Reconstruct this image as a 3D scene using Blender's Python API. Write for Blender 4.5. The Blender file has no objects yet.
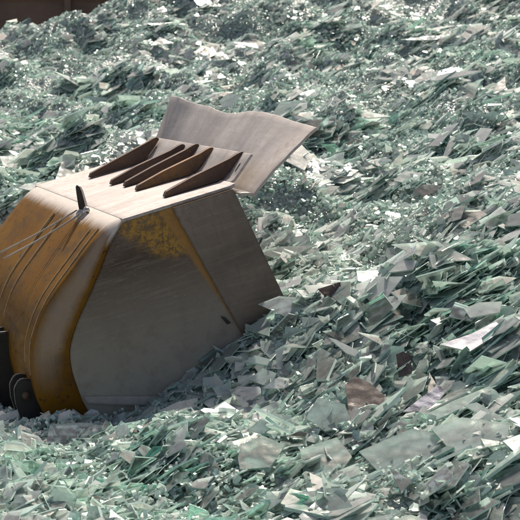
import bpy, bmesh, math, random
import numpy as np
from mathutils import Vector, Matrix, noise
from mathutils.bvhtree import BVHTree

sc = bpy.context.scene
C = sc.collection
# ------------------------------------------------------------------ camera
CAM_H, PITCH, FPX = 2.75, math.radians(5.7), 2000.0      # focal length in photo pixels (520 wide)
cam_d = bpy.data.cameras.new('camera')
cam = bpy.data.objects.new('camera', cam_d); C.objects.link(cam)
cam.location = (0, 0, CAM_H)
cam.rotation_euler = (math.radians(90) - PITCH, 0, 0)
cam_d.sensor_width = 36.0
cam_d.lens = FPX / 520.0 * 36.0
cam_d.clip_start = 0.1; cam_d.clip_end = 3000
cam_d.dof.use_dof = True; cam_d.dof.focus_distance = 13.8; cam_d.dof.aperture_fstop = 8.0
sc.camera = cam
# ------------------------------------------------------------------ light
SUN = Vector((0.13, 0.60, 0.79)).normalized()            # direction towards the sun
sun_d = bpy.data.lights.new('sun', 'SUN'); sun_d.energy = 5.0; sun_d.angle = math.radians(0.5)
sun_d.color = (1.0, 0.955, 0.89)
sun = bpy.data.objects.new('sun', sun_d); C.objects.link(sun)
sun.rotation_euler = SUN.to_track_quat('Z', 'Y').to_euler(); sun.location = (5, 20, 30)
w = bpy.data.worlds.new('World'); sc.world = w; w.use_nodes = True
nt = w.node_tree; nt.nodes.clear()
sky = nt.nodes.new('ShaderNodeTexSky'); sky.sky_type = 'NISHITA'; sky.sun_disc = False
sky.sun_elevation = math.asin(SUN.z); sky.sun_rotation = math.atan2(SUN.x, SUN.y)
sky.air_density = 0.8; sky.dust_density = 5.0; sky.ozone_density = 0.4
bg = nt.nodes.new('ShaderNodeBackground'); bg.inputs['Strength'].default_value = 0.095
wo = nt.nodes.new('ShaderNodeOutputWorld')
nt.links.new(sky.outputs[0], bg.inputs[0]); nt.links.new(bg.outputs[0], wo.inputs[0])
vs = sc.view_settings
sc.display_settings.display_device = 'sRGB'
vs.view_transform = 'Standard'; vs.look = 'None'; vs.gamma = 1.0; vs.exposure = 0.5; vs.use_curve_mapping = False
vs.use_white_balance = True; vs.white_balance_temperature = 6850; vs.white_balance_tint = 10
sc.cycles.transparent_max_bounces = 20
sc.cycles.max_bounces = 12; sc.cycles.diffuse_bounces = 7; sc.cycles.glossy_bounces = 3
sc.cycles.use_denoising = True

rng = np.random.default_rng(11)
random.seed(5)

# ------------------------------------------------------------------ helpers
_fw = np.array([0, math.cos(PITCH), -math.sin(PITCH)]); _rt = np.array([1., 0, 0]); _up = np.cross(_rt, _fw)
_C = np.array([0, 0, CAM_H])
def ray(px, py): return _fw + _rt * (px - 260) / FPX - _up * (py - 260) / FPX
def at(px, py, d): return _C + ray(px, py) * d           # a point of the place that lies d metres deep
def project(P):
    v = P - _C; z = v @ _fw
    return 260 + FPX * (v @ _rt) / z, 260 - FPX * (v @ _up) / z, z

class Mat:
    """small node helper"""
    def __init__(s, name):
        s.m = bpy.data.materials.new(name); s.m.use_nodes = True
        s.t = s.m.node_tree; s.t.nodes.clear()
    def n(s, kind, props=None, **inp):
        nd = s.t.nodes.new(kind)
        for k, v in (props or {}).items(): setattr(nd, k, v)
        for k, v in inp.items(): s.put(nd, k, v)
        return nd
    def put(s, nd, k, v):
        if k[0] == '_': sock = nd.inputs[int(k[1:])]
        else: sock = nd.inputs[k.replace('_', ' ')]
        if isinstance(v, bpy.types.NodeSocket): s.t.links.new(v, sock)
        else: sock.default_value = v
    def noise(s, vec, scale, detail=4, rough=.55):
        return s.n('ShaderNodeTexNoise', None, Vector=vec, Scale=scale, Detail=detail, Roughness=rough).outputs['Fac']
    def ramp(s, fac, stops, interp='LINEAR'):
        r = s.n('ShaderNodeValToRGB'); cr = r.color_ramp; cr.interpolation = interp
        while len(cr.elements) < len(stops): cr.elements.new(1)
        for e, (p, c) in zip(cr.elements, stops):
            e.position = p; e.color = (c[0], c[1], c[2], 1) if isinstance(c, (tuple, list)) else (c, c, c, 1)
        s.t.links.new(fac, r.inputs[0]); return r.outputs[0]
    def mix(s, fac, a, b, mode='MIX'):
        m = s.n('ShaderNodeMix', {'data_type': 'RGBA', 'blend_type': mode})
        for i, v in ((0, fac), (6, a), (7, b)):
            if isinstance(v, bpy.types.NodeSocket): s.t.links.new(v, m.inputs[i])
            else: m.inputs[i].default_value = v if i == 0 else (v[0], v[1], v[2], 1)
        return m.outputs[2]
    def math(s, op, a, b=0.0, c=None):
        m = s.n('ShaderNodeMath', {'operation': op}, _0=a, _1=b)
        if c is not None: s.put(m, '_2', c)
        return m.outputs[0]
    def mapr(s, v, a, b, c=0., d=1.):
        return s.n('ShaderNodeMapRange', {'clamp': True}, _0=v, _1=a, _2=b, _3=c, _4=d).outputs[0]
    def obj(s, scale=(1, 1, 1), rot=(0, 0, 0)):
        tc = s.n('ShaderNodeTexCoord').outputs['Object']
        if scale == (1, 1, 1) and rot == (0, 0, 0): return tc
        return s.n('ShaderNodeMapping', None, Vector=tc, Scale=scale, Rotation=rot).outputs[0]
    def bump(s, h, strength=.3, dist=.01):
        return s.n('ShaderNodeBump', None, Height=h, Strength=strength, Distance=dist).outputs[0]
    def out(s, sh): 
        o = s.n('ShaderNodeOutputMaterial'); s.t.links.new(sh, o.inputs[0]); return s.m

def link_mesh(name, me, mats, parent=None):
    o = bpy.data.objects.new(name, me); C.objects.link(o)
    for m in (mats if isinstance(mats, (list, tuple)) else [mats]): me.materials.append(m)
    if parent: o.parent = parent
    return o
def tag(o, label=None, cat=None, group=None, kind=None):
    for k, v in (('label', label), ('category', cat), ('group', group), ('kind', kind)):
        if v: o[k] = v
    return o

# ------------------------------------------------------------------ materials
def steel_worn(name, dark, light, rust, rough=.42, metal=.55, rustamt=.5, scratch_rot=(0, 0, 0), slope=0.0):
    M = Mat(name); v = M.obj()
    big = M.noise(v, 1.7, 5); fine = M.noise(v, 22, 6, .65)
    scr = M.noise(M.obj((1.6, 1.6, 22), (.2, .9, .4)), 1.7, 6, .75)
    scr2 = M.noise(M.obj((26, 1.5, 2), (.3, .5, 0)), 1.4, 6, .75)
    base = M.mix(M.ramp(big, [(.3, 0.), (.7, 1.)]), dark, light)
    base = M.mix(M.mapr(scr, .50, .78, 0, .38), base, tuple(c * 1.5 for c in light))
    base = M.mix(M.mapr(scr2, .5, .8, 0, .35), base, tuple(c * .6 for c in dark))
    if slope:
        st = M.noise(M.obj((1.5, 4.5, 1.5)), 1.3, 7, .6)
        base = M.mix(M.mapr(st, .48, .66, 0, slope), base, rust)
        base = M.mix(M.mapr(st, .46, .34, 0, slope * .8), base, tuple(min(1, c * 1.35) for c in light))
    rm = M.mapr(M.math('ADD', M.math('MULTIPLY', big, .6), M.math('MULTIPLY', fine, .5)), .62 - .1 * rustamt, .80 - .1 * rustamt)
    base = M.mix(M.math('MULTIPLY', rm, .8), base, rust)
    r = M.mapr(fine, .3, .7, rough - .1, rough + .2)
    p = M.n('ShaderNodeBsdfPrincipled', None, Base_Color=base, Metallic=metal, Roughness=r,
            Normal=M.bump(M.math('ADD', fine, M.math('MULTIPLY', scr, .6)), .25, .004))
    return M.out(p.outputs[0])
M_top = steel_worn('polished_top_steel', (.33, .29, .27), (.45, .41, .385), (.19, .13, .095), .6, .12, .45, slope=.3)
M_guard = steel_worn('guard_steel', (.33, .295, .27), (.50, .455, .42), (.21, .145, .105), .5, .2, .1, slope=.30)
M_fin = steel_worn('rusty_gusset_steel', (.07, .042, .03), (.125, .078, .055), (.30, .15, .035), .6, .15, .7)
M_cut = steel_worn('side_cutter_steel', (.10, .075, .062), (.21, .17, .145), (.13, .065, .035), .42, .35, .1)
M_dark = steel_worn('black_greasy_steel', (.015, .014, .013), (.04, .036, .032), (.06, .035, .02), .5, .3, .2)
M_bright = steel_worn('bare_bright_steel', (.35, .34, .33), (.62, .6, .58), (.3, .2, .13), .3, .8, -.3)

def side_mat():
    M = Mat('worn_side_plate'); v = M.obj(); sep = M.n('ShaderNodeSeparateXYZ', None, Vector=v)
    X, Z = sep.outputs[0], sep.outputs[2]
    big = M.noise(v, 1.3, 5); fine = M.noise(v, 26, 6, .7)
    scr = M.noise(M.obj((1.5, 1.5, 16), (0, math.radians(-24), 0)), 2, 7, .75)
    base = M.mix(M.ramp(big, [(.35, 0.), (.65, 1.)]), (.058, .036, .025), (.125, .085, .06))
    # paler grey lower down: sheen of light bounced off the glass, painted into the colour
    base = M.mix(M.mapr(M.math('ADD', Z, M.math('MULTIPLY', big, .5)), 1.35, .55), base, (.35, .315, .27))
    base = M.mix(M.mapr(scr, .5, .75, 0, .5), base, (.30, .27, .24))
    base = M.mix(M.mapr(M.noise(v, 6, 7, .75), .5, .72, 0, .55), base, (.15, .11, .085))
    base = M.mix(M.mapr(M.noise(v, 60, 3, .7), .64, .72, 0, .5), base, (.38, .34, .30))
    # old yellow paint left under the top edge, ragged, running down beside the cutter
    d = M.math('SUBTRACT', M.math('MULTIPLY_ADD', Z, .34, M.math('MULTIPLY', X, 1.0)), .79)        # distance from the cutter seam line
    near = M.mapr(d, -.52, -.14)
    high = M.mapr(Z, .98, 1.38)
    ragged = M.mapr(M.noise(v, 30, 8, .8), .46, .54)
    m = M.math('MULTIPLY', M.math('MULTIPLY', near, high), 1.25)
    m = M.math('MULTIPLY', M.mapr(M.math('ADD', m, M.math('MULTIPLY', M.noise(v, 5, 5), .7)), .66, .92), M.mapr(ragged, 0, 1, .18, 1))
    base = M.mix(m, base, (.36, .19, .028))
    # rusty line along the cutter weld
    line = M.math('MULTIPLY', M.mapr(d, -.065, -.040), M.mapr(M.noise(v, 9, 4), .35, .55, .55, 1.))
    base = M.mix(line, base, (.30, .15, .04))
    p = M.n('ShaderNodeBsdfPrincipled', None, Base_Color=base, Metallic=.3, Roughness=M.mapr(fine, .3, .7, .38, .62),
            Normal=M.bump(M.math('ADD', M.math('MULTIPLY', fine, .6), scr), .2, .004))
    return M.out(p.outputs[0])
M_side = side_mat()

def back_mat():
    M = Mat('worn_yellow_wrapper'); v = M.obj();v2 = M.obj((1, .3, 1)); sep = M.n('ShaderNodeSeparateXYZ', None, Vector=v)
    X, Y, Z = sep.outputs
    big = M.noise(v, 1.6, 5); fine = M.noise(v2, 24, 5, .6)
    yel = M.mix(M.ramp(big, [(.3, 0.), (.7, 1.)]), (.135, .055, .003), (.178, .083, .006))
    yel = M.mix(M.mapr(M.noise(v2, 5, 7, .7), .47, .68, 0, .85), yel, (.07, .04, .018))
    yel = M.mix(M.mapr(fine, .63, .66, 0, .9), yel, (.05, .03, .02))
    streak = M.noise(M.obj((1, 30, 1)), 1.6, 5, .7)
    # bare metal where the top edge is worn, ragged in streaks
    edge = M.math('ADD', X, M.math('MULTIPLY', M.math('SUBTRACT', streak, .5), .16))
    bare = M.mapr(edge, -.17, -.10)
    # scoured band on the corner next to the side plate
    c = M.math('ADD', Y, M.math('MULTIPLY', M.math('SUBTRACT', big, .5), .08))
    band = M.math('MULTIPLY', M.mapr(c, .125, .07), M.mapr(c, .012, .04))
    band = M.math('MULTIPLY', M.math('MULTIPLY', band, M.mapr(M.math('ADD', Z, M.math('MULTIPLY', streak, .3)), .55, .9)), .34)
    grey = M.mix(fine, (.42, .37, .33), (.60, .54, .49))
    base = M.mix(M.math('MAXIMUM', bare, band), yel, grey)
    p = M.n('ShaderNodeBsdfPrincipled', None, Base_Color=base, Metallic=0., Roughness=M.mapr(fine, .3, .7, .55, .8), Specular_IOR_Level=.10,
            Normal=M.bump(fine, .18, .003))
    return M.out(p.outputs[0])
M_back = back_mat()
def paint(name, col, rough=.55):
    M = Mat(name); v = M.obj(); f = M.noise(v, 14, 6, .7)
    base = M.mix(M.mapr(f, .45, .7), col, tuple(c * .45 for c in col))
    p = M.n('ShaderNodeBsdfPrincipled', None, Base_Color=base, Roughness=rough, Normal=M.bump(f, .2, .004))
    return M.out(p.outputs[0])
M_rib = paint('worn_rib_edge', (.42, .30, .17))
M_yel = paint('dirty_yellow_paint', (.43, .20, .03))

def glass_face():
    """broken float glass, dusty: part clear, part scattering; tint per piece"""
    M = Mat('dusty_broken_glass')
    t = M.n('ShaderNodeAttribute', {'attribute_name': 'tint'}).outputs['Fac']
    k = M.n('ShaderNodeAttribute', {'attribute_name': 'dust'}).outputs['Fac']
    g = M.n('ShaderNodeNewGeometry').outputs['Position']
    n1 = M.noise(g, 14, 5, .65); n2 = M.noise(g, 70, 4, .7)
    col = M.ramp(t, [(0.0, (.86, .87, .845)), (.40, (.75, .85, .80)), (.62, (.58, .75, .69)), (.80, (.38, .56, .50)),
                     (.90, (.18, .38, .31)), (.945, (.33, .33, .335)), (.975, (.20, .14, .11)), (1.0, (.20, .14, .11))])
    dust = M.mapr(M.math('ADD', k, M.math('MULTIPLY', M.math('SUBTRACT', n1, .5), .9)), 0, 1)
    col = M.mix(M.math('MULTIPLY', M.math('MULTIPLY', dust, M.mapr(t, .93, .95, .5, .15)), 1.0), col, (.79, .83, .80))
    col = M.mix(M.mapr(n2, .52, .72, 0, .42), col, (.27, .34, .30))
    col = M.mix(M.mapr(M.noise(g, 33, 6, .75), .56, .66, 0, .6), col, (.86, .85, .82))
    diff = M.n('ShaderNodeBsdfDiffuse', None, Color=col).outputs[0]
    trl = M.n('ShaderNodeBsdfTranslucent', None, Color=col).outputs[0]
    body = M.n('ShaderNodeMixShader', None, _0=.56, _1=diff, _2=trl).outputs[0]
    tcol = M.ramp(t, [(0.0, (.93, .98, .955)), (.6, (.80, .95, .89)), (.9, (.35, .72, .6)), (.95, (.5, .5, .5)), (1.0, (.2, .15, .12))])
    tr = M.n('ShaderNodeBsdfTransparent', None, Color=tcol).outputs[0]
    s1 = M.n('ShaderNodeMixShader', None, _0=M.mapr(dust, 0, 1, .16, .78), _1=tr, _2=body).outputs[0]
    nrm = M.bump(M.math('ADD', M.math('MULTIPLY', M.noise(g, 5, 2), 5.0), M.math('MULTIPLY', n2, .25)), M.mapr(k, .2, 1, .25, .6), .010)
    gl = M.n('ShaderNodeBsdfGlossy', None, Color=(1, 1, 1, 1), Roughness=M.mapr(dust, 0, 1, .04, .24), Normal=nrm).outputs[0]
    fr = M.n('ShaderNodeFresnel', None, IOR=1.52, Normal=nrm).outputs[0]
    s2 = M.n('ShaderNodeMixShader', None, _0=M.math('MULTIPLY_ADD', fr, 1.0, .01), _1=s1, _2=gl).outputs[0]
    return M.out(s2)
def glass_edge():
    M = Mat('green_glass_edge')
    t = M.n('ShaderNodeAttribute', {'attribute_name': 'tint'}).outputs['Fac']
    g = M.n('ShaderNodeNewGeometry').outputs['Position']; n1 = M.noise(g, 40, 4, .7)
    col = M.ramp(t, [(0, (.66, .80, .74)), (.5, (.42, .66, .58)), (.9, (.12, .40, .31)), (.96, (.12, .12, .11)), (1, (.1, .07, .05))])
    col = M.mix(M.mapr(n1, .45, .75), col, (.76, .82, .78))
    diff = M.n('ShaderNodeBsdfDiffuse', None, Color=col).outputs[0]
    trl = M.n('ShaderNodeBsdfTranslucent', None, Color=col).outputs[0]
    b = M.n('ShaderNodeMixShader', None, _0=.4, _1=diff, _2=trl).outputs[0]
    nrm = M.bump(n1, .4, .01)
    gl = M.n('ShaderNodeBsdfGlossy', None, Color=(1, 1, 1, 1), Roughness=.12, Normal=nrm).outputs[0]
    fr = M.n('ShaderNodeFresnel', None, IOR=1.5, Normal=nrm).outputs[0]
    s = M.n('ShaderNodeMixShader', None, _0=M.math('MULTIPLY_ADD', fr, .9, .03), _1=b, _2=gl).outputs[0]
    return M.out(s)
def fines_mat():
    M = Mat('fine_crushed_glass'); g = M.n('ShaderNodeNewGeometry').outputs['Position']
    n1 = M.noise(g, 9, 6, .7)
    vo = M.n('ShaderNodeTexVoronoi', None, Vector=g, Scale=38.0)
    col = M.mix(n1, (.13, .18, .16), (.42, .48, .45))
    col = M.mix(M.mapr(M.noise(g, 55, 3, .7), .5, .6), col, (.62, .66, .63))
    p = M.n('ShaderNodeBsdfPrincipled', None, Base_Color=col, Roughness=.35, Normal=M.bump(vo.outputs['Distance'], .9, .03))
    return M.out(p.outputs[0])
M_gf, M_ge, M_fines = glass_face(), glass_edge(), fines_mat()

# ------------------------------------------------------------------ terrain of the heap
ctrl = [at(*q) for q in [
    (0,520,11),(130,520,11),(260,520,11),(390,520,11),(520,520,10.8),
    (0,475,12.2),(130,455,12.5),(260,435,12.5),(390,430,12.2),(520,420,12.0),
    (60,436,13.7),(100,432,13.9),(150,416,13.9),(200,392,13.9),(247,347,14.0),(290,314,14.2),
    (350,350,13.4),(430,345,13.1),(520,330,12.9),
    (345,275,15.2),(420,262,15.0),(515,245,14.6),
    (305,232,17.2),(400,215,17),(515,198,16.8),
    (340,170,20.5),(430,160,20.5),(518,140,20.5),
    (260,105,25),(400,90,25),(518,80,25),(160,110,25),(60,120,24.5),(5,150,22),
    (20,188,19.2),(110,160,19.4),
    (5,98,28.0),(30,80,28.8),(60,58,29.8),(92,28,31.0),(130,0,32.5),(200,-15,34),
    (300,25,31),(400,20,31),(518,20,31),(350,-60,36),(510,-60,36),(260,-40,36)]]
ctrl += [np.array(q, float) for q in [
    (-2.3,13.2,.12),(-2.4,14,.10),(-2.8,15.5,.2),(-3.2,17.0,.5),(-.9,15.0,.6),(-1.3,16.5,.85),(-1.9,14.6,.1),(-2.2,16.2,.35),
    (-9,36,.1),(-6,36,.5),(-4.4,38,1.0),(-2,40,2.6),
    (5,12,1.5),(5,16,2.0),(6,24,3.3),(7,34,5.2),(-5,12,.0),(-4.5,16,.35),(-6,22,1.6),(-7,30,2.3),(-9,24,1.2),
    (-4,8,-.25),(0,8,-.3),(4,8,-.2),(10,20,2.5),(11,34,5),(9,12,1.5),(-3,45,1.0),(4,46,3.5)]]
ctrl = np.array(ctrl)
def tps_fit(P, lam=.02):
    n = len(P); d = np.linalg.norm(P[:, None, :2] - P[None, :, :2], axis=2)
    K = np.where(d > 0, d * d * np.log(d + 1e-9), 0) + lam * np.eye(n)
    Q = np.c_[np.ones(n), P[:, :2]]
    A = np.zeros((n + 3, n + 3)); A[:n, :n] = K; A[:n, n:] = Q; A[n:, :n] = Q.T
    return np.linalg.solve(A, np.r_[P[:, 2], 0, 0, 0])
_w = tps_fit(ctrl)
def tps(x, y):
    d = np.sqrt((x[..., None] - ctrl[:, 0]) ** 2 + (y[..., None] - ctrl[:, 1]) ** 2)
    return (np.where(d > 0, d * d * np.log(d + 1e-9), 0) @ _w[:-3]) + _w[-3] + _w[-2] * x + _w[-1] * y
GX, GY, GS = (-11.0, 12.0), (7.5, 46.0), .1
nx, ny = int((GX[1] - GX[0]) / GS) + 1, int((GY[1] - GY[0]) / GS) + 1
gx = GX[0] + np.arange(nx) * GS; gy = GY[0] + np.arange(ny) * GS
XX, YY = np.meshgrid(gx, gy)
ZZ = tps(XX, YY)
def lump(x, y):
    v = Vector((x * .9 + .45 * y * .3, y * .75, 3.1))
    return (.17 * noise.noise(v * 1.0) + .17 * noise.noise(v * 2.1) + .09 * noise.noise(v * 4.6))
NN = np.array([[lump(x, y) for x in gx] for y in gy])
# quieter right at the bucket so that its contact line stays where it is
dist = np.sqrt((XX + .5) ** 2 + (YY - 14.1) ** 2)
ZZ = ZZ + NN * np.clip(dist / 1.5, .35, 1) * np.clip((YY - 6) / 8, .6, 1.6)
GZy, GZx = np.gradient(ZZ, GS)
def bil(A, x, y):
    fx = np.clip((x - GX[0]) / GS, 0, nx - 1.001); fy = np.clip((y - GY[0]) / GS, 0, ny - 1.001)
    i, j = fx.astype(int), fy.astype(int); u, v = fx - i, fy - j
    return A[j, i] * (1 - u) * (1 - v) + A[j, i + 1] * u * (1 - v) + A[j + 1, i] * (1 - u) * v + A[j + 1, i + 1] * u * v

# ------------------------------------------------------------------ the setting: yard and retaining wall
def ground_mat():
    M = Mat('yard_concrete'); v = M.n('ShaderNodeNewGeometry').outputs['Position']
    a, b = M.noise(v, .6, 6), M.noise(v, 9, 6, .7)
    col = M.mix(a, (.16, .145, .125), (.27, .25, .225)); col = M.mix(M.mapr(b, .45, .7, 0, .6), col, (.12, .11, .1))
    p = M.n('ShaderNodeBsdfPrincipled', None, Base_Color=col, Roughness=.85, Normal=M.bump(b, .4, .02)); return M.out(p.outputs[0])
bm = bmesh.new(); bmesh.ops.create_grid(bm, x_segments=8, y_segments=8, size=1500)
me = bpy.data.meshes.new('ground'); bm.to_mesh(me); bm.free()
tag(link_mesh('ground', me, ground_mat()), kind='structure')

def boxes(bm, x0, x1, y0, y1, z0, z1, bev=0.0):
    r = bmesh.ops.create_cube(bm, size=1)
    for v_ in r['verts']:
        v_.co = Vector(((x0 + x1) / 2 + v_.co.x * (x1 - x0), (y0 + y1) / 2 + v_.co.y * (y1 - y0), (z0 + z1) / 2 + v_.co.z * (z1 - z0)))
    if bev:
        es = list({e for v_ in r['verts'] for e in v_.link_edges})
        bmesh.ops.bevel(bm, geom=es, offset=bev, segments=2, affect='EDGES')
def bm_obj(name, bm, mats, parent=None, smooth=False):
    me = bpy.data.meshes.new(name); bmesh.ops.recalc_face_normals(bm, faces=bm.faces); bm.to_mesh(me); bm.free()
    if smooth: me.shade_smooth()
    return link_mesh(name, me, mats, parent)
wall = bpy.data.objects.new('retaining_wall', None); C.objects.link(wall); wall.location = (-4, 43.6, 0)
tag(wall, 'dark brown steel wall behind the crest of the glass heap, top left', 'wall')
M_wall = steel_worn('brown_wall_steel', (.12, .075, .06), (.17, .11, .085), (.25, .11, .07), .7, .1, .3)
M_rail = steel_worn('rusty_rail', (.25, .10, .07), (.35, .15, .10), (.4, .16, .1), .7, .1, .4)
b1 = bmesh.new(); boxes(b1, -14, 14, 0, .25, 0, 7.2)
bm_obj('panel', b1, M_wall, wall)
for zz in (1.2, 2.6, 4.05, 5.5, 6.9):
    b1 = bmesh.new(); boxes(b1, -14, 14, -.09, -.003, zz, zz + .10, .01); bm_obj('rail', b1, M_rail, wall)
for k in range(15):
    b1 = bmesh.new(); boxes(b1, -14 + k * 1.97, -13.86 + k * 1.97, -.25, -.093, 0, 7.2, .01); bm_obj('post', b1, M_wall, wall)

# ------------------------------------------------------------------ the bucket (local axes: x forward, y across to the far side, z up its back)
UO = 1.45
Fv = Vector((.92758505, .25376926, .27420272)); Wv = Vector((-.26393244, .96454115, .00017833)); Uv = Fv.cross(Wv)
P0 = Vector((-.952, 13.95858751, 1.63813906))
root = bpy.data.objects.new('loader_bucket', None); C.objects.link(root)
Mw = Matrix((Fv, Wv, Uv)).transposed().to_4x4(); Mw.translation = P0 - Uv * UO
root.matrix_world = Mw
tag(root, 'worn yellow and bare steel loader bucket dug into the glass heap', 'loader bucket')
WID = 3.88

def slab(name, poly, w0, w1, mat, parent=root, bev=.006, rounded=None):
    """polygon in the (forward, up) plane given a thickness across"""
    bm = bmesh.new()
    vs_ = [bm.verts.new((f, w0, u + UO)) for f, u in poly]
    f_ = bm.faces.new(vs_)
    r = bmesh.ops.extrude_face_region(bm, geom=[f_])
    for v_ in [g for g in r['geom'] if isinstance(g, bmesh.types.BMVert)]: v_.co.y = w1
    bmesh.ops.recalc_face_normals(bm, faces=bm.faces)
    if bev: bmesh.ops.bevel(bm, geom=list(bm.edges), offset=bev, segments=2, affect='EDGES', clamp_overlap=True)
    return bm_obj(name, bm, mat, parent)
def sheet(name, rows, thick, mat, parent=root, smooth=True, jit=0.0):
    """rows: list over w of lists of (f, w, u); solid sheet of the given thickness"""
    bm = bmesh.new(); g = []
    for r_ in rows: g.append([bm.verts.new((f, w_, u + UO)) for f, w_, u in r_])
    for i in range(len(g) - 1):
        for j in range(len(g[0]) - 1): bm.faces.new((g[i][j], g[i + 1][j], g[i + 1][j + 1], g[i][j + 1]))
    bmesh.ops.recalc_face_normals(bm, faces=bm.faces)
    o = bm_obj(name, bm, mat, parent)
    if smooth: o.data.shade_smooth()
    m = o.modifiers.new('solid', 'SOLIDIFY'); m.thickness = thick; m.offset = 0
    b = o.modifiers.new('bev', 'BEVEL'); b.width = thick * .22; b.segments = 2; b.limit_method = 'ANGLE'; b.angle_limit = math.radians(50)
    return o

PA = [(0,0),(-.06,-.055),(-.134,-.128),(-.27,-.30),(-.411,-.468),(-.5,-.57),(-.575,-.674),(-.627,-.775),(-.65,-.9),(-.648,-1.03),(-.635,-1.16),(-.588,-1.297),(-.45,-1.42)]
PB = [(0,0),(-.10,-.022),(-.23,-.10),(-.40,-.225),(-.58,-.36),(-.70,-.47),(-.79,-.585),(-.855,-.70),(-.90,-.86),(-.915,-1.0),(-.905,-1.13),(-.86,-1.30),(-.66,-1.46)]
def refine(P, n=5):
    out = []
    for i in range(len(P) - 1):
        p0, p1, p2, p3 = P[max(i - 1, 0)], P[i], P[i + 1], P[min(i + 2, len(P) - 1)]
        for k in range(n):
            t = k / n
            out.append(tuple(.5 * ((2 * p1[a]) + (p2[a] - p0[a]) * t + (2 * p0[a] - 5 * p1[a] + 4 * p2[a] - p3[a]) * t * t + (-p0[a] + 3 * p1[a] - 3 * p2[a] + p3[a]) * t ** 3) for a in (0, 1)))
    out.append(P[-1]); return out
RA, RB = refine(PA), refine(PB)
rows = []
for w_, k in [(.006, 0), (.03, .22), (.06, .52), (.09, .80), (.115, .95), (.14, 1)] + [(x, 1) for x in np.linspace(.3, WID - .3, 14)] + [(WID - .14, 1), (WID - .09, .8), (WID - .006, 0)]:
    rows.append([(a[0] + (b[0] - a[0]) * k, w_, a[1] + (b[1] - a[1]) * k - .004 * 0) for a, b in zip(RA, RB)])
back = sheet('back_wrapper', rows, .02, M_back)
# side plates (near and far)
side_poly = RA + [(-.2,-1.47),(1.06,-1.52),(1.0,-1.18),(.962,-.96),(.88,-.48),(.797,-.003)]
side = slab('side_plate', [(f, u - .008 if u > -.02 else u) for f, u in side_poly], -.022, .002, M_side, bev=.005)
side['label'] = 'near side plate, brown with painted grey sheen low down and a patch of old yellow paint'
slab('side_plate', [(f, u + .012 if u > -.02 else u) for f, u in side_poly], WID - .002, WID + .03, M_yel, bev=.005)
slab('side_cutter', [(.345,-.016),(.805,-.014),(.886,-.48),(.968,-.96),(1.006,-1.18),(1.07,-1.5),(.74,-1.5),(.605,-1.12)], -.052, -.024, M_cut, side, .007)
slab('wear_strip', [(-.632,-1.10),(-.40,-1.175),(-.12,-1.27),(.35,-1.42),(.35,-1.47),(-.14,-1.335),(-.42,-1.235),(-.622,-1.155)], -.05, -.024, M_guard, side, .010)
slab('lug', [(.47,-.86),(.50,-.88),(.53,-.93),(.50,-.93)], -.04, -.024, M_dark, side, .003)
# top plate
nw = 20
rows = []
for i in range(nw + 1):
    w_ = -.018 + (WID + .018) * i / nw
    r_ = []
    for f in np.linspace(-.012, .80, 16):
        r_.append((f, w_, -.001 + .003 * math.sin(1.7 * w_) * math.sin(f * 4)))
    r_ += [(.835, w_, .008)]
    rows.append(r_)
top = sheet('top_plate', rows, .026, M_top)
# floor and cutting edge (buried)
sheet('floor_plate', [[(-.45, w_, -1.44), (0, w_, -1.47), (.6, w_, -1.50), (1.05, w_, -1.53)] for w_ in (.004, WID / 2, WID - .004)], .025, M_guard)
sheet('cutting_edge', [[(.95, w_, -1.565), (1.28, w_, -1.60)] for w_ in (-.03, WID / 2, WID + .03)], .035, M_guard)
# upturned mounting strip in front of the gussets
sheet('mounting_strip', [[(.838, w_, .006), (.875, w_, .018), (.925, w_, .055), (.99, w_, .108), (1.052, w_, .158)] for w_ in np.linspace(.14, WID - .45, 18)], .018, M_guard)
slab('slot', [(.918,.060),(.928,.072),(.975,.112),(.985,.110),(.975,.098),(.928,.056)], .235, .262, M_dark, root, .004)
# spill guard: big flared plate
low = (.90, -.10)
ups = [(-.10,1.50,.235),(.0,1.505,.24),(.35,1.475,.27),(.7,1.46,.305),(1.0,1.446,.329),(1.3,1.412,.347),(1.65,1.395,.325),(1.9,1.385,.315),(2.2,1.38,.33),(2.5,1.39,.36),(2.8,1.385,.372),(3.1,1.365,.405),(3.3,1.34,.445),(3.5,1.316,.455)]
rows = []
for i, (w_, f, u) in enumerate(ups):
    ww = w_ + (.0 if i else 0); r_ = []
    for k in range(13):
        t = k / 12
        cf = low[0] + .02 + (f - low[0] - .02) * t
        bow = .014 * math.sin(math.pi * t) * (1 - .3 * t)
        cu = low[1] + (u - low[1]) * t + bow + .006 * math.sin(4 * w_ + 5 * t)
        wj = (.012 * math.sin(9 * t) + .008 * math.sin(23 * t)) if i == 0 else 0
        r_.append((cf, w_ + wj, cu))
    rows.append(r_)
guard = sheet('spill_guard', rows, .020, M_guard)
slab('lip', [(.832,-.062),(.84,-.05),(.905,-.068),(.945,-.092),(.94,-.108),(.90,-.092)], -.105, 1.2, M_guard, guard, .005)
# gussets
for w_, b0, tip in ((.40,.425,(1.060,.172)),(1.27,.398,(1.045,.172)),(1.75,.402,(1.045,.180)),(2.16,.372,(1.02,.168)),(3.12,.377,(1.02,.188))):
    tf, tu = tip
    poly = [(b0 - .025, .017), (b0 - .03, .024), (b0 - .005, .056), (b0 + .22, .104), (tf - .12, tu - .022), (tf - .05, tu - .004), (tf - .02, tu), (tf - .004, tu - .008), (tf, tu - .024),
            (tf - .06, tu - .078), (.90, .062), (.865, .030), (.84, .024), (.80, .017)]
    slab('gusset', poly, w_ - .035, w_ + .045, M_fin, root, .004)
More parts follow.
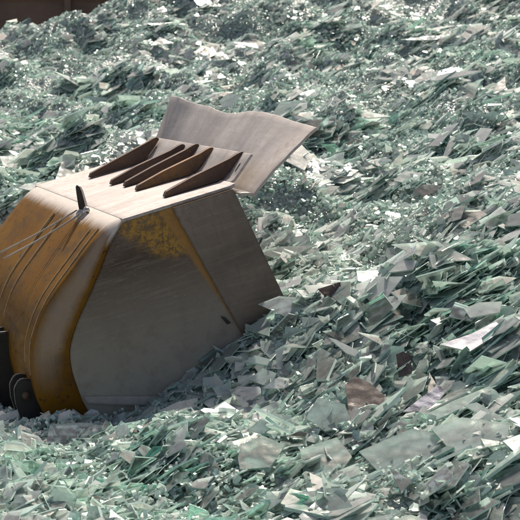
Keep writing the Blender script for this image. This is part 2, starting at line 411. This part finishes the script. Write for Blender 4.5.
# vertical eye bracket with boss
eye = slab('eye_bracket', [(-.118,-.03),(-.075,-.03),(-.068,.06),(-.066,.16),(-.070,.20),(-.080,.212),(-.092,.20),(-.100,.15),(-.112,.06)], 1.09, 1.125, M_dark, root, .004)
slab('bright_edge', [(-.073,-.02),(-.056,-.02),(-.050,.06),(-.050,.16),(-.058,.195),(-.071,.20),(-.064,.16),(-.066,.06)], 1.075, 1.125, M_bright, eye, .003)
def tube(name, pts, r, mat, parent=root, seg=10):
    bm = bmesh.new(); rings = []
    P = [Vector(p) for p in pts]
    for i, p in enumerate(P):
        t = (P[min(i + 1, len(P) - 1)] - P[max(i - 1, 0)]).normalized()
        a = t.orthogonal().normalized(); b = t.cross(a)
        if rings and a.dot(pa) < 0: a = -a; b = -b
        if rings: a = (pa - t * pa.dot(t)).normalized(); b = t.cross(a)
        pa = a
        rings.append([bm.verts.new(p + (a * math.cos(2 * math.pi * k / seg) + b * math.sin(2 * math.pi * k / seg)) * r) for k in range(seg)])
    for i in range(len(rings) - 1):
        for k in range(seg): bm.faces.new((rings[i][k], rings[i][(k + 1) % seg], rings[i + 1][(k + 1) % seg], rings[i + 1][k]))
    bm.faces.new(rings[0]); bm.faces.new(rings[-1])
    return bm_obj(name, bm, mat, parent, True)
tube('boss', [(-.12, 1.08, UO - .01), (-.06, 1.20, UO + .005)], .038, M_bright, eye)
tube('boss', [(-.08, .98, UO + .02), (-.075, 1.04, UO + .024)], .022, M_bright, eye)
# thin bright lines running off to the machine
for a, b in (((-.13, 1.12, -.0), (-.75, 1.35, -.165)), ((-.135, 1.02, -.025), (-.75, 1.22, -.20))):
    n = 8
    tube('grease_line', [(a[0] + (b[0] - a[0]) * t, a[1] + (b[1] - a[1]) * t, a[2] + (b[2] - a[2]) * t - .012 * math.sin(math.pi * t) + UO + .03) for t in np.linspace(0, 1, n)], .0065, M_guard)
# stiffening ribs welded down the back
def rib(w_, i0, i1, h0, h1, mat=M_yel, tk=.012):
    pts = RB[i0:i1]; bm = bmesh.new(); R_ = []
    for i, p in enumerate(pts):
        q0, q1 = RB[max(i0 + i - 1, 0)], RB[min(i0 + i + 1, len(RB) - 1)]
        t = Vector((q1[0] - q0[0], q1[1] - q0[1])).normalized(); nrm = Vector((t.y, -t.x)) * 1
        if nrm.dot(Vector((-1, .6))) < 0: nrm = -nrm
        h = h0 + (h1 - h0) * i / (len(pts) - 1)
        R_.append([bm.verts.new((p[0] + nrm.x * s, w_ + e, p[1] + nrm.y * s + UO)) for s, e in ((.006, 0), (h, 0), (h, tk), (.006, tk))])
    for i in range(len(R_) - 1):
        for k in range(4): bm.faces.new((R_[i][k], R_[i][(k + 1) % 4], R_[i + 1][(k + 1) % 4], R_[i + 1][k]))
    bm.faces.new(R_[0]); bm.faces.new(R_[-1])
    o = bm_obj('rib', bm, mat, back); return o
rib(.21, 7, 42, .020, .013, M_rib, .008); rib(.42, 8, 40, .020, .013, M_rib, .008); rib(1.58, 8, 34, .026, .013, M_rib, .010); rib(1.95, 8, 34, .030, .013, M_rib, .010)
# hinge ear with its pin
slab('hinge_ear', [(-.80,-1.30),(-1.06,-1.34),(-1.07,-1.05),(-1.05,-.95),(-1.0,-.90),(-.95,-.905),(-.88,-.96)], .24, .30, M_dark, root, .008)
slab('hinge_ear', [(-.80,-1.30),(-1.06,-1.34),(-1.07,-1.05),(-1.05,-.95),(-1.0,-.90),(-.95,-.905),(-.88,-.96)], .46, .52, M_dark, root, .008)
for w_ in (1.25, 1.50, 2.5, 2.75):
    slab('hinge_ear', [(-.80,-1.30),(-1.10,-1.34),(-1.12,-1.05),(-1.08,-.80),(-1.02,-.72),(-.95,-.70),(-.86,-.72)], w_, w_ + .06, M_dark, root, .008)
tube('pin', [(-.985, .21, -1.02 + UO), (-.985, .55, -1.02 + UO)], .028, M_fin, root, 16)

# ------------------------------------------------------------------ broken glass
def make_shards(N, pos, nrm, size, asp, th, az, tint, dust):
    """returns a list of groups (by corner count) of vertex arrays"""
    kinds = rng.choice([3, 4, 5, 6], size=N, p=[.20, .36, .28, .16])
    up = nrm / np.linalg.norm(nrm, axis=1, keepdims=True)
    ref = np.stack([np.cos(az), np.sin(az), np.zeros(N)], 1)
    a = ref - up * np.sum(ref * up, 1, keepdims=True); a /= np.linalg.norm(a, axis=1, keepdims=True)
    b = np.cross(up, a)
    out = []
    for n in (3, 4, 5, 6):
        ix = np.nonzero(kinds == n)[0]; m = len(ix)
        base = np.arange(n) * 2 * np.pi / n
        ang = base[None] + rng.uniform(-.42, .42, (m, n)) * (2 * np.pi / n) * .9 + rng.uniform(0, 6.28, (m, 1))
        rad = rng.uniform(.60, 1.15, (m, n))
        la = np.cos(ang) * rad * (size[ix] * .5 * asp[ix])[:, None]
        lb = np.sin(ang) * rad * (size[ix] * .5 / asp[ix])[:, None]
        skew = rng.uniform(-.05, .05, (m, n)) * size[ix][:, None]
        p = pos[ix][:, None] + a[ix][:, None] * la[..., None] + b[ix][:, None] * lb[..., None]
        t = up[ix][:, None] * (th[ix] * .5)[:, None, None]
        off = (a[ix][:, None] * skew[..., None] * .3)
        V = np.concatenate([p + t, p - t + off], 1)      # m, 2n, 3
        out.append((n, ix, V))
    return out
NS = 112000
# sample ground positions: uniform over the wedge the heap shows, denser near
d_ = rng.uniform(0, 1, NS) ** .80 * (36 - 10) + 10.0
lat = rng.uniform(-.175, .175, NS)
x_ = lat * d_ * 1.02; y_ = d_
z_ = bil(ZZ, x_, y_); sx, sy = bil(GZx, x_, y_), bil(GZy, x_, y_)
big = rng.uniform(0, 1, NS)
size = np.exp(rng.normal(math.log(.082), .52, NS)); size = np.clip(size, .028, .36)
size *= np.clip(1.15 - (d_ - 11) * .012, .9, 1.15)
near_r = np.exp(-(((x_ - .9) / .9) ** 2 + ((y_ - 11.6) / 1.1) ** 2))
size *= 1 + .45 * np.clip((14.5 - d_) / 2, 0, 1) + 1.0 * near_r * (rng.uniform(0, 1, NS) < .35)
asp = np.exp(rng.normal(.10, .20, NS) + (.55 * rng.uniform(0, 1, NS)) * np.clip(.5 + lat * 6, 0, 1)); asp = np.clip(asp, .8, 2.3)
th = rng.choice([.004, .006, .010, .018], NS, p=[.3, .35, .27, .08])
# coherent lie of the pieces: slowly varying fields
def field(s, k):
    return np.array([noise.noise(Vector((x * s, y * s * .7, k))) for x, y in zip(x_, y_)])
fa, fb, fc, fs = field(1.1, 1.3), field(1.3, 7.7), field(.8, 21.4), field(1.7, 33.3)
size = np.clip(size * np.exp(fs * 1.5 + .06), .028, .42)
az = math.radians(20) + fa * 1.3 + rng.normal(0, 1, NS) * np.where(d_ < 14.5, .95, .6)
wild = rng.uniform(0, 1, NS) < np.where(d_ < 14.5, .24, .15)
asp = np.where(d_ < 14.5, asp ** .7, asp)
flow = .10 + .20 * np.clip(.5 + lat * 5, 0, 1) + .17 * np.clip((d_ - 17) / 4, 0, 1)
tx = -sx * .6 + fb * .55 + rng.normal(0, 1, NS) * np.where(wild, .9, .20) - flow
ty = -sy * .8 - .04 + fc * .55 + rng.normal(0, 1, NS) * np.where(wild, .9, .24)
nrm = np.stack([tx, ty, np.ones(NS)], 1)
tilt = np.sqrt(tx ** 2 + ty ** 2)
size = np.where((tilt > .85) & (size > .15), size * .6, size)
size = np.where((d_ < 13.6) & (x_ < .3), np.minimum(size, .24), size)
pos = np.stack([x_, y_, z_ + rng.uniform(-.09, .035, NS) + np.clip(size * tilt * .18, 0, .05)], 1)
tint = np.clip(rng.beta(1.1, 2.6, NS) * .86 + fc * .24 + fs * .14, 0, .925)
u = rng.uniform(0, 1, NS); tint[u > .991] = .945; tint[u > .997] = .985
dust = np.clip(rng.normal(.48, .30, NS) + fb * .7, 0, 1)
size = size * np.where((d_ > 18), 1.18, 1.0)
# nothing inside the bucket's steel: drop pieces in the box behind the mouth and piercing the plates
R3 = np.array(Mw.to_3x3()); O3 = np.array(Mw.translation)
def blocal(p): return (p - O3) @ R3
L = blocal(pos)
inside = (L[:, 1] > -.10) & (L[:, 1] < WID + .12) & (L[:, 0] > -1.10) & (L[:, 0] < .72) & (L[:, 2] > -.25) & (L[:, 2] < UO + .3)
pierce = (np.abs(L[:, 1]) < size * .45) & (L[:, 0] > -1.0) & (L[:, 0] < 1.02) & (L[:, 2] > -.1)
keep = ~(inside | pierce)
flat = pierce & ~inside & (L[:, 1] < -.04)
sel = np.nonzero(keep)[0]
pos, nrm, size, asp, th, az, tint, dust = [q[sel] for q in (pos, nrm, size, asp, th, az, tint, dust)]
# pieces leaning on the near side plate: stand with their face near-parallel to it
NL = 800
t_ = rng.uniform(0, 1, NL)
fx = -.62 + t_ * 1.66; Pn = np.array(P0)[None] + np.outer(fx, np.array(Fv)) - np.outer(rng.uniform(.06, .2, NL), np.array(Wv))
px_, py_ = Pn[:, 0], Pn[:, 1]; zz_ = bil(ZZ, px_, py_)
lp = np.stack([px_, py_, zz_ + rng.uniform(-.08, .0, NL)], 1)
ln = -np.array(Wv)[None] * .9 + np.array([0, 0, 1.])[None] * rng.uniform(.7, 2.2, (NL, 1)) + rng.normal(0, .2, (NL, 3))
pos = np.r_[pos, lp]; nrm = np.r_[nrm, ln]; size = np.r_[size, rng.uniform(.06, .13, NL)]; asp = np.r_[asp, rng.uniform(.9, 1.7, NL)]
th = np.r_[th, np.full(NL, .006)]; az = np.r_[az, rng.uniform(-.6, .9, NL)]
tint = np.r_[tint, rng.uniform(.1, .8, NL)]; dust = np.r_[dust, rng.uniform(.2, .7, NL)]
NC = 120000
cd = rng.uniform(0, 1, NC) ** .75 * 22 + 10.2; cx = rng.uniform(-.17, .17, NC) * cd
cg = np.array([noise.noise(Vector((x * .9, y * .6, 44.))) for x, y in zip(cx, cd)])
ck = rng.uniform(0, 1, NC) < np.clip(.5 + cg * 2.2, .12, 1); cd, cx = cd[ck], cx[ck]; NC = len(cd)
cz = bil(ZZ, cx, cd); cs = np.clip(np.exp(rng.normal(math.log(.032), .4, NC)), .012, .07)
cp = np.stack([cx, cd, cz + rng.uniform(-.01, .05, NC)], 1)
Lc = blocal(cp); ck = ~((Lc[:, 1] > -.07) & (Lc[:, 1] < WID + .12) & (Lc[:, 0] > -1.05) & (Lc[:, 0] < 1.05) & (Lc[:, 2] > -.25) & (Lc[:, 2] < UO + .2))
cp, cs = cp[ck], cs[ck]; NC = len(cs)
pos = np.r_[pos, cp]; nrm = np.r_[nrm, rng.normal(0, 1, (NC, 3)) + np.array([0, 0, .8])]; size = np.r_[size, cs]
asp = np.r_[asp, rng.uniform(.85, 1.3, NC)]; th = np.r_[th, cs * rng.uniform(.2, .6, NC)]; az = np.r_[az, rng.uniform(0, 6.28, NC)]
tint = np.r_[tint, rng.beta(1.2, 3, NC) * .8]; dust = np.r_[dust, rng.uniform(.4, 1, NC)]
groups = make_shards(len(pos), pos, nrm, size, asp, th, az, tint, dust)

# single out the 300 pieces that show largest
polys, verts_all, owner = [], [], []
vo_ = 0
for n, ix, V in groups:
    m = len(ix)
    verts_all.append(V.reshape(-1, 3))
    for k in range(m):
        o_ = vo_ + k * 2 * n
        polys.append(tuple(range(o_, o_ + n))); owner.append(ix[k])
    vo_ += m * 2 * n
VA = np.concatenate(verts_all)
dg = bpy.context.evaluated_depsgraph_get()
bv, bp = [], []
for o in root.children_recursive:
    if o.type != 'MESH': continue
    off = len(bv); mw = o.matrix_world
    if mw == Matrix.Identity(4): pass
    for v_ in o.data.vertices: bv.append(tuple(Mw @ v_.co))
    for p_ in o.data.polygons: bp.append(tuple(i + off + len(VA) for i in p_.vertices))
terr_v = np.stack([XX, YY, ZZ - .02], -1).reshape(-1, 3)
tree = BVHTree.FromPolygons([tuple(v_) for v_ in VA] + bv, polys + bp, epsilon=0)
hits = {}
bbox = {}
GR = 300
o0 = Vector(_C)
for j in range(GR):
    for i in range(GR):
        px, py = (i + .5) * 520 / GR, (j + .5) * 520 / GR
        h = tree.ray_cast(o0, Vector(ray(px, py)))
        if h[2] is not None and h[2] < len(owner):
            k = int(owner[h[2]]); hits[k] = hits.get(k, 0) + 1
            bbox.setdefault(k, []).append((px, py))
HERO_N = 275
best = sorted(hits, key=lambda k: -hits[k])[:HERO_N]
best_set = set(best)
print('shards', len(pos), 'seen', len(hits), 'smallest single', hits[best[-1]], 'largest', hits[best[0]])

def shard_faces(n):
    return [tuple(range(n)), tuple(range(2 * n - 1, n - 1, -1))] + [(k, n + k, n + (k + 1) % n, (k + 1) % n) for k in range(n)]
# the mass
vs_l, loops, starts, mats_, tn, du = [], [], [], [], [], []
vo_ = 0; ls = 0
lone = {}
for n, ix, V in groups:
    kp = np.array([k not in best_set for k in ix])
    for q in np.nonzero(~kp)[0]: lone[int(ix[q])] = (n, V[q])
    Vk, ik = V[kp], ix[kp]; m = len(ik)
    vs_l.append(Vk.reshape(-1, 3))
    F = shard_faces(n); flat_ = np.array([i for f in F for i in f]); lens = [len(f) for f in F]
    loops.append((flat_[None] + (vo_ + np.arange(m) * 2 * n)[:, None]).reshape(-1))
    st = np.r_[0, np.cumsum(lens)[:-1]]
    starts.append((st[None] + (ls + np.arange(m) * len(flat_))[:, None]).reshape(-1))
    mats_.append(np.tile([0, 0] + [1] * n, m)); tn.append(np.repeat(tint[ik], len(F))); du.append(np.repeat(dust[ik], len(F)))
    vo_ += m * 2 * n; ls += m * len(flat_)
# the fine cullet under them, same object
T = terr_v + np.array([0, 0, -.015])
vs_l.append(T)
ii = (np.arange(ny - 1)[:, None] * nx + np.arange(nx - 1)[None]).reshape(-1)
Q = np.stack([ii, ii + 1, ii + nx + 1, ii + nx], 1)
loops.append((Q + vo_).reshape(-1)); starts.append(ls + np.arange(len(Q)) * 4)
mats_.append(np.full(len(Q), 2)); tn.append(np.full(len(Q), .5)); du.append(np.full(len(Q), .5))
VV = np.concatenate(vs_l); LL = np.concatenate(loops); SS = np.concatenate(starts)
me = bpy.data.meshes.new('glass_cullet')
me.vertices.add(len(VV)); me.vertices.foreach_set('co', VV.astype(np.float32).reshape(-1))
me.loops.add(len(LL)); me.loops.foreach_set('vertex_index', LL.astype(np.int32))
me.polygons.add(len(SS)); me.polygons.foreach_set('loop_start', SS.astype(np.int32))
me.update(calc_edges=True)
me.polygons.foreach_set('material_index', np.concatenate(mats_).astype(np.int32))
me.polygons.foreach_set('use_smooth', np.zeros(len(SS), bool))
for nm, arr in (('tint', tn), ('dust', du)):
    at_ = me.attributes.new(nm, 'FLOAT', 'FACE'); at_.data.foreach_set('value', np.concatenate(arr).astype(np.float32))
me.validate()
tag(link_mesh('glass_cullet', me, [M_gf, M_ge, M_fines]), 'heap of small broken green and clear glass around the bucket', 'broken glass', None, 'stuff')

def shard_object(n, V, ti, dsv, name='glass_shard'):
    c = V.mean(0)
    me = bpy.data.meshes.new(name); me.from_pydata([tuple(v_ - c) for v_ in V], [], shard_faces(n)); me.update()
    for p_, mi in zip(me.polygons, [0, 0] + [1] * n): p_.material_index = mi
    for nm, v_ in (('tint', ti), ('dust', dsv)):
        at_ = me.attributes.new(nm, 'FLOAT', 'FACE')
        for q in at_.data: q.value = float(v_)
    o = link_mesh(name, me, [M_gf, M_ge]); o.location = c
    return o
singles = []
for k in best:
    n, V = lone[k]
    singles.append((shard_object(n, V, tint[k], dust[k]), n, V, tint[k], dust[k], hits[k], np.mean(bbox[k], 0)))

def terrain_hit(px, py):
    r = ray(px, py); d = 9.0
    while d < 45:
        p = _C + r * d
        if bil(ZZ, np.array([p[0]]), np.array([p[1]]))[0] > p[2]: return p, d
        d += .04
    return _C + r * 30, 30
def pane(poly, ti, ds, th_=.010, lean=.9, lift=.14, tiltx=0.0, label=None, group=None):
    c = np.mean(poly, 0); p, d = terrain_hit(*c); p = _C + ray(*c) * (d - .04) + np.array([0, 0, lift])
    gxx, gyy = bil(GZx, np.array([p[0]]), np.array([p[1]]))[0], bil(GZy, np.array([p[0]]), np.array([p[1]]))[0]
    nn = np.array([-gxx * .6 + tiltx, -gyy * .6, 1.]); nn /= np.linalg.norm(nn)
    nn = nn - ray(*c) * lean * .6; nn /= np.linalg.norm(nn)
    dv = (p[2] - _C[2])
    ctr = np.array([_C + ray(*c) * d for _ in (0,)])[0] + nn * lift
    P_ = []
    for q in poly:
        r = ray(*q); t = ((ctr - _C) @ nn) / (r @ nn); P_.append(_C + r * t)
    P_ = np.array(P_)
    if np.cross(P_[1] - P_[0], P_[2] - P_[0]) @ nn < 0: P_ = P_[::-1]
    V = np.concatenate([P_ + nn * th_ / 2, P_ - nn * th_ / 2])
    o = shard_object(len(poly), V, ti, ds)
    tag(o, label, 'glass shard', group or 'large pieces of broken glass')
    return o
pane([(359,452),(412,429),(454,438),(447,470),(382,476)], .60, .62, .012, lift=.07, label='largest flat green grey pane, mottled with dust, in the bottom right of the foreground')
pane([(431,429),(462,418),(510,424),(506,461),(456,457)], .50, .70, .012, lift=.09, label='wide flat pane beside the largest one, touching the lower right edge')
pane([(345,386),(355,377),(370,384),(385,397),(380,416),(350,421)], .99, .55, .016, lift=.19, label='rough brown shard, leftmost of the brown pieces in the foreground')
pane([(396,355),(403,352),(411,356),(412,373),(399,378)], 1.0, .1, .012, 1.2, lift=.17, label='small dark brown upright shard, topmost of the brown pieces')
pane([(403,412),(424,396),(438,385),(446,391),(431,412)], .985, .45, .012, 1.5, lift=.18, tiltx=.45, label='pointed brown shard right of the rough brown one')
pane([(329,338),(336,340),(352,348),(369,358),(364,361),(346,353)], .03, .95, .012, label='long white sliver pointing down right, left of the dark brown shard')
pane([(361,291),(377,277),(403,277),(387,298),(370,302)], .15, .85, .010, label='frosted lilac white pane lying right of the side cutter')
pane([(388,273),(402,260),(417,261),(413,270)], .05, .95, .010, label='bright white slab right above the frosted pane')
pane([(464,309),(480,303),(502,302),(500,313),(470,318)], .12, .75, .012, label='bright pale slab at the right edge, level with the side cutter tip')
pane([(378,358),(390,346),(404,347),(406,361),(386,374)], .66, .45, .010, 1.2, label='teal pane leaning just left of the dark brown shard')
pane([(211,386),(215,373),(230,391),(221,402)], .45, .55, .010, 1.2, label='small upright pale pane below the middle of the side plate')
pane([(159,412),(178,403),(198,399),(197,408),(172,416)], .15, .9, .022, label='thick pale slab below the side plate, lying tilted')
pane([(50,425),(88,423),(121,429),(117,440),(46,444)], .30, .15, .008, 1.3, label='long clear flat pane below the rear corner of the bucket, bottom left')
pane([(80,104),(88,96),(107,98),(99,111)], .45, .6, .014, 1.3, label='broad pale pane on the slope, far left above the bucket')
pane([(219,101),(228,94),(246,96),(239,109),(223,109)], .15, .7, .016, 1.2, label='large pale pane just above the notched top of the spill guard')
pane([(413,191),(424,185),(442,186),(435,193),(423,197)], .945, .1, .014, 1.0, label='dark purple grey shard on the right slope, level with the spill guard foot')
pane([(394,181),(405,171),(423,174),(411,185)], .08, .9, .014, 1.0, label='white slab left of the dark purple grey shard')
pane([(464,406),(477,403),(506,420),(506,429)], .35, .7, .012, 1.0, label='pale narrow pane near the lower right edge, pointing down right')
pane([(300,450),(337,438),(352,457),(335,481),(304,477)], .62, .4, .012, 1.0, label='broad dull green pane in the bottom middle of the foreground')
pane([(414,421),(452,402),(489,387),(497,392),(421,428)], .55, .5, .012, .8, label='long narrow green pane rising to the right, above the largest pane')
pane([(318,398),(345,405),(352,425),(325,432),(306,418)], .58, .55, .012, 1.0, label='dusty green pane left of the rough brown shard')
pane([(236,448),(262,436),(285,446),(270,468),(240,470)], .68, .35, .012, 1.0, label='dull dark green pane at the bottom, left of the broad dull green one')
pane([(440,345),(470,335),(496,322),(505,330),(470,352)], .70, .4, .012, .7, label='green pane at the right, rising to the right below the bright pale slab')

# every single piece named by look and place
def tint_word(t, d):
    if t > .96: return 'brown'
    if t > .93: return 'smoky grey'
    if t > .74: return 'deep green'
    if t > .55: return 'green'
    if d > .72: return 'frosted white'
    if t > .32: return 'pale green'
    return 'clear dusty' if d > .4 else 'clear'
def region(x, y):
    if y < 110:
        if x < 150: return 'on the slope above the bucket rear'
        if x < 320: return 'on the slope above the spill guard'
        return 'on the upper right slope'
    if y < 205:
        if x < 160: return 'just behind the top plate'
        if x < 400: return 'right of the spill guard'
        return 'at the right edge level with the spill guard'
    if y < 312:
        if x < 400: return 'right of the side cutter'
        return 'at the right edge level with the side cutter'
    if y < 420:
        if x < 300: return 'at the foot of the side plate'
        if x < 400: return 'below the side cutter tip'
        return 'at the right edge below the side cutter'
    if x < 170: return 'in the bottom left foreground'
    if x < 350: return 'in the bottom middle foreground'
    return 'in the bottom right foreground'
keyed = {}
hs = sorted(s_[5] for s_ in singles); big_cut = hs[int(len(hs) * .75)]
for o, n, V, ti, ds, hc, cen in singles:
    e = V[:n]; c0 = e.mean(0); ev = np.linalg.svd(e - c0)[1]; ratio = ev[0] / max(ev[1], 1e-6)
    shp = 'sliver' if ratio > 2.4 else {3: 'triangle', 4: 'four-sided shard', 5: 'blunt shard', 6: 'roundish shard'}[n]
    sz = 'large ' if hc >= big_cut else ''
    keyed.setdefault((sz + tint_word(ti, ds) + ' ' + shp, region(*cen)), []).append((cen[0], o))
ORD = ['leftmost', 'second leftmost', 'third leftmost', 'fourth leftmost', 'fifth leftmost', 'sixth leftmost', 'seventh leftmost', 'eighth leftmost']
for (a, b), L_ in keyed.items():
    L_.sort(key=lambda q: q[0])
    for i, (_, o) in enumerate(L_):
        lab = a + ' ' + b
        if len(L_) > 1: lab = ('rightmost' if i == len(L_) - 1 else ORD[min(i, 7)]) + ' ' + lab
        tag(o, lab, 'glass shard', 'large pieces of broken glass')
